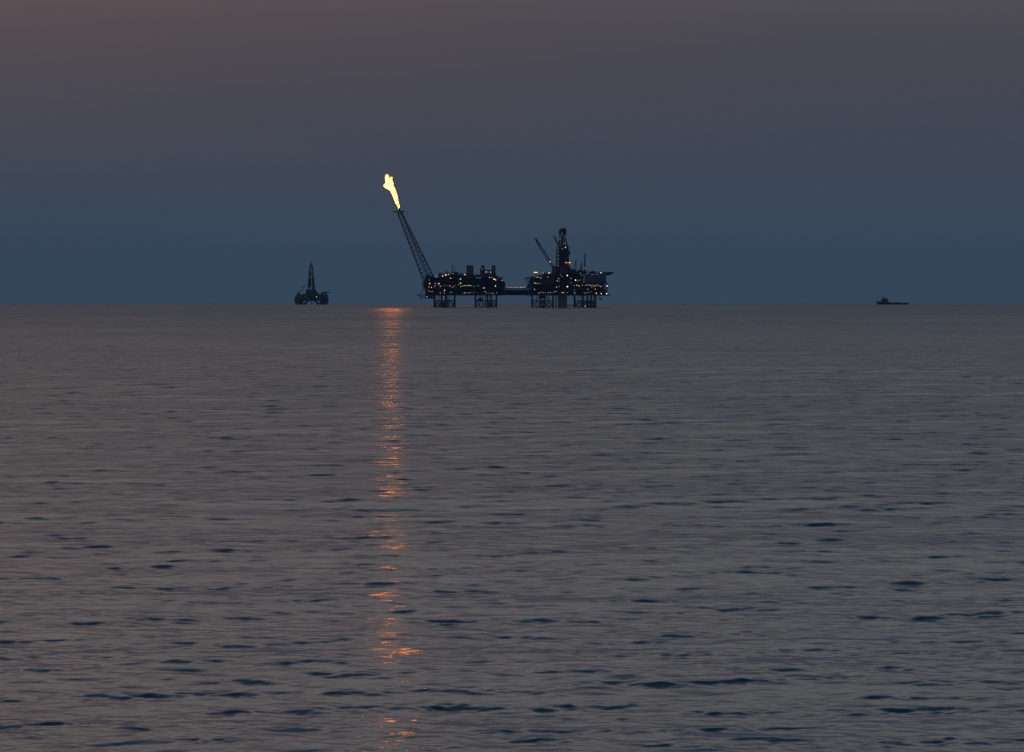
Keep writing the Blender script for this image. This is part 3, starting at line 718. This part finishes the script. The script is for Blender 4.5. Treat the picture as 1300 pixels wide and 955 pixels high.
    for k, x, y, s, w in (('white',402.5,377.2,1.5,-25),('white',388.4,376.6,.8,-21),('white',407.4,379.2,.7,-31),('white',412.6,378,.6,-31),('white',380.6,376.4,.5,-25)): lamp(t, k, lx(x), w, lz(y), s)
semi()

# ================================================================== SUPPLY SHIP (far right)
def ship():
    D = 8500.0; S = D * K; XC = 1133.0; yb = 387.2
    lx = lambda x: (x - XC) * S
    lz = lambda y: (yb - y) * S
    t = thing('supply_ship', 'dark supply ship with its wheelhouse at the left bow and a long low stern deck', 'ship', pos(XC, D), 0)
    secs = [  # x px, half beam at deck, half beam at keel, deck y
        (1112.3, .2, .1, 382.8), (1113.6, 2.6, .8, 383.1), (1116, 5.2, 2.6, 383.5), (1120, 6.8, 5.2, 383.8), (1127.6, 7.2, 6.6, 384.1),
        (1128.2, 7.2, 6.6, 385.2), (1150, 7.2, 6.4, 385.5), (1153.4, 6.8, 5.6, 385.5)]
    vs = []; fs = []
    for i, (x, hb, hk, dy) in enumerate(secs):
        kx = lx(x) + max(0, (1116 - x)) * .9
        vs += [(lx(x), -hb, lz(dy)), (kx, -hk, .2), (kx, -hk * .4, -3), (kx, hk * .4, -3), (kx, hk, .2), (lx(x), hb, lz(dy))]
    for i in range(len(secs) - 1):
        for j in range(6):
            a = i * 6 + j; b = i * 6 + (j + 1) % 6; fs.append((a, b, b + 6, a + 6))
    fs += [tuple(range(6))[::-1], tuple(range((len(secs)-1)*6, len(secs)*6))]
    m = MB(); m.add(vs, fs); m.box(lx(1128), lx(1153), -7.2, -6.7, lz(385.5), lz(384.9)); m.box(lx(1128), lx(1153), 6.7, 7.2, lz(385.5), lz(384.9)); m.build('hull', M['hull'], t)
    m = MB(); m.box(lx(1118.4), lx(1127.2), -6, 6, lz(384), lz(382.2)); m.box(lx(1119), lx(1126.9), -5.5, 5.5, lz(382.2), lz(380.4)); w = m.build('deckhouse', M['module'], t)
    m = MB(); m.box(lx(1119.6), lx(1123.4), -6, 6, lz(380.4), lz(379.0)); m.box(lx(1119.4), lx(1123.6), -6.2, 6.2, lz(379.0), lz(378.8)); m.build('wheelhouse', M['blue'], w)
    for y in (-3.5, 3.5):
        m = MB(); m.box(lx(1124.8), lx(1126.6), y - 1.2, y + 1.2, lz(380.4), lz(379.3)); m.build('funnel', M['steel'], w)
    m = MB(); m.tube((lx(1122.8), 0, lz(379)), (lx(1122.8), 0, lz(372.8)), .55, 6, .25); m.tube((lx(1121.4), 0, lz(376.6)), (lx(1124.2), 0, lz(376.6)), .25, 5); m.tube((lx(1122.2), 0, lz(375)), (lx(1123.6), 0, lz(375)), .2, 5)
    m.tube((lx(1120.4), 0, lz(379)), (lx(1120.2), 0, lz(376)), .15, 5); m.build('mast', M['steel'], t)
    m = MB(); m.tube((lx(1114.4), 0, lz(383.2)), (lx(1114.2), 0, lz(377.4)), .35, 6, .2); m.build('foremast', M['steel'], t)
    m = MB(); m.hexa([(lx(1134), -5, lz(385.6)), (lx(1144.4), -5, lz(385.6)), (lx(1144.4), 5, lz(385.6)), (lx(1134), 5, lz(385.6))],
                     [(lx(1136), -4.5, lz(384.2)), (lx(1141.6), -4.5, lz(384.2)), (lx(1141.6), 4.5, lz(384.2)), (lx(1136), 4.5, lz(384.2))]); m.build('deck_cargo', M['maroon'], t)
    m = MB(); m.hexa([(lx(1128), -5, lz(385.4)), (lx(1132), -5, lz(385.4)), (lx(1132), 5, lz(385.4)), (lx(1128), 5, lz(385.4))],
                     [(lx(1128), -5, lz(384.0)), (lx(1129.4), -5, lz(384.0)), (lx(1129.4), 5, lz(384.0)), (lx(1128), 5, lz(384.0))]); m.build('winch', M['steel'], t)
ship()

# ================================================================== BUOYS on the horizon
def buoy(xpx, D, s, label):
    t = thing('marker_buoy', label, 'buoy', pos(xpx, D), 0, 'tiny dark buoys near the horizon')
    m = MB(); m.lathe(0, 0, [(1.2 * s, -1), (1.7 * s, 0.1), (1.6 * s, 1.0), (.7 * s, 1.3)], 12); m.build('float', M['hull'], t)
    m = MB(); m.lattice([(-.7*s, -.7*s, 1.2), (.7*s, -.7*s, 1.2), (.7*s, .7*s, 1.2), (-.7*s, .7*s, 1.2)],
                        [(-.25*s, -.25*s, 3.6*s), (.25*s, -.25*s, 3.6*s), (.25*s, .25*s, 3.6*s), (-.25*s, .25*s, 3.6*s)], 3, .12, .07)
    m.box(-.5*s, .5*s, -.5*s, .5*s, 2.2*s, 3.4*s); m.build('tower', M['hull'], t)
buoy(17.2, 7200, .8, 'tiny dark buoy near the horizon at the far left edge')
buoy(270.6, 8600, .9, 'tiny dark buoy on the horizon left of the far drilling rig')
buoy(866.8, 8000, 1.1, 'tiny dark buoy on the horizon between the drilling platform and the ship')

# ================================================================== HAZE
m = MB(); m.box(-17500, 17500, -17500, 17500, drop(16500) - 3, 172)
hz = m.build('haze', [])
hz['kind'] = 'stuff'
hm, nt, N, L = new_mat('haze_air')
out = N.new('ShaderNodeOutputMaterial'); v = N.new('ShaderNodeVolumePrincipled')
v.inputs['Color'].default_value = (.22, .52, 1.0, 1)
v.inputs['Density'].default_value = 2.0e-5
v.inputs['Anisotropy'].default_value = 0.7
L.new(v.outputs[0], out.inputs['Volume'])
hz.data.materials.append(hm)

# ================================================================== SKY
wd = bpy.data.worlds.new('World'); scene.world = wd; wd.use_nodes = True
nt = wd.node_tree; N = nt.nodes; L = nt.links; N.clear()
out = N.new('ShaderNodeOutputWorld'); bg = N.new('ShaderNodeBackground')
tc = N.new('ShaderNodeTexCoord'); nrm = N.new('ShaderNodeVectorMath'); nrm.operation = 'NORMALIZE'
L.new(tc.outputs['Generated'], nrm.inputs[0])
sx = N.new('ShaderNodeSeparateXYZ'); L.new(nrm.outputs[0], sx.inputs[0])
mx0 = N.new('ShaderNodeMath'); mx0.operation = 'MAXIMUM'; mx0.inputs[1].default_value = 0; L.new(sx.outputs['Z'], mx0.inputs[0])
sq = N.new('ShaderNodeMath'); sq.operation = 'SQRT'; L.new(mx0.outputs[0], sq.inputs[0])
cr = N.new('ShaderNodeValToRGB'); L.new(sq.outputs[0], cr.inputs[0])
cr.color_ramp.interpolation = 'B_SPLINE'
stops = [(0.0, (.043, .070, .104)), (.08, (.042, .069, .102)), (.15, (.046, .066, .097)), (.22, (.059, .063, .084)), (.275, (.078, .068, .081)), (.315, (.170, .172, .182)),
         (.38, (.222, .226, .236)), (.46, (.166, .172, .187)), (.53, (.142, .156, .182)), (.59, (.050, .100, .162)), (.70, (.030, .082, .155)), (1.0, (.018, .058, .120))]
el = cr.color_ramp.elements
while len(el) < len(stops): el.new(.5)
for e, (p, c) in zip(el, stops): e.position = p; e.color = (*c, 1)
# afterglow: warmer towards the left, where the sun went down
gl = N.new('ShaderNodeMapRange'); gl.inputs['From Min'].default_value = .07; gl.inputs['From Max'].default_value = -.14
gl.inputs['To Min'].default_value = 0; gl.inputs['To Max'].default_value = 1; L.new(sx.outputs['X'], gl.inputs['Value'])
gz = N.new('ShaderNodeMapRange'); gz.inputs['From Min'].default_value = .14; gz.inputs['From Max'].default_value = .30; L.new(sq.outputs[0], gz.inputs['Value'])
gm = N.new('ShaderNodeMath'); gm.operation = 'MULTIPLY'; gf = N.new('ShaderNodeMapRange'); gf.inputs['From Min'].default_value = .30; gf.inputs['From Max'].default_value = .37
gf.inputs['To Min'].default_value = 1; gf.inputs['To Max'].default_value = .42; L.new(sq.outputs[0], gf.inputs['Value'])
gp = N.new('ShaderNodeMath'); gp.operation = 'MULTIPLY'; L.new(gz.outputs[0], gp.inputs[0]); L.new(gf.outputs[0], gp.inputs[1])
L.new(gl.outputs[0], gm.inputs[0]); L.new(gp.outputs[0], gm.inputs[1])
tint = N.new('ShaderNodeMix'); tint.data_type = 'RGBA'; tint.blend_type = 'MULTIPLY'
tint.inputs['B'].default_value = (1.6, 1.16, .95, 1)
L.new(gm.outputs[0], tint.inputs['Factor']); L.new(cr.outputs[0], tint.inputs['A'])
sk = N.new('ShaderNodeTexSky'); sk.sky_type = 'NISHITA'; sk.sun_disc = False
sk.sun_elevation = math.radians(1.0); sk.sun_rotation = math.radians(250); sk.dust_density = 2
skm = N.new('ShaderNodeVectorMath'); skm.operation = 'SCALE'; skm.inputs['Scale'].default_value = 0.0008; L.new(sk.outputs[0], skm.inputs[0])
ad = N.new('ShaderNodeVectorMath'); ad.operation = 'ADD'
L.new(tint.outputs['Result'], ad.inputs[0]); L.new(skm.outputs[0], ad.inputs[1])
cm = N.new('ShaderNodeMapping'); cm.inputs['Scale'].default_value = (5, 5, 42); L.new(nrm.outputs[0], cm.inputs['Vector'])
cn = N.new('ShaderNodeTexNoise'); cn.inputs['Scale'].default_value = 1.0; cn.inputs['Detail'].default_value = 3; L.new(cm.outputs[0], cn.inputs['Vector'])
cmr = N.new('ShaderNodeMapRange'); cmr.inputs['To Min'].default_value = .93; cmr.inputs['To Max'].default_value = 1.07; L.new(cn.outputs['Fac'], cmr.inputs['Value'])
cs = N.new('ShaderNodeVectorMath'); cs.operation = 'SCALE'; L.new(ad.outputs[0], cs.inputs[0]); L.new(cmr.outputs[0], cs.inputs['Scale'])
L.new(cs.outputs[0], bg.inputs['Color']); bg.inputs['Strength'].default_value = 1.0
L.new(bg.outputs[0], out.inputs['Surface'])

sun = bpy.data.lights.new('sun', 'SUN'); so = bpy.data.objects.new('sun', sun); COL.objects.link(so)
sun.energy = 0.02; sun.angle = math.radians(10); sun.color = (1, .75, .6)
so.rotation_euler = (math.radians(86), 0, math.radians(-70))   # last light from the left, behind the viewer

# ================================================================== RENDER SETTINGS
scene.view_settings.view_transform = 'Standard'; scene.view_settings.look = 'None'
scene.view_settings.exposure = 0; scene.view_settings.gamma = 1
scene.render.engine = 'CYCLES'
cy = scene.cycles
cy.use_denoising = True; cy.max_bounces = 6; cy.volume_bounces = 1; cy.glossy_bounces = 3; cy.diffuse_bounces = 2
cy.sample_clamp_indirect = 25; cy.use_adaptive_sampling = False; cy.caustics_reflective = True; cy.blur_glossy = 0.0
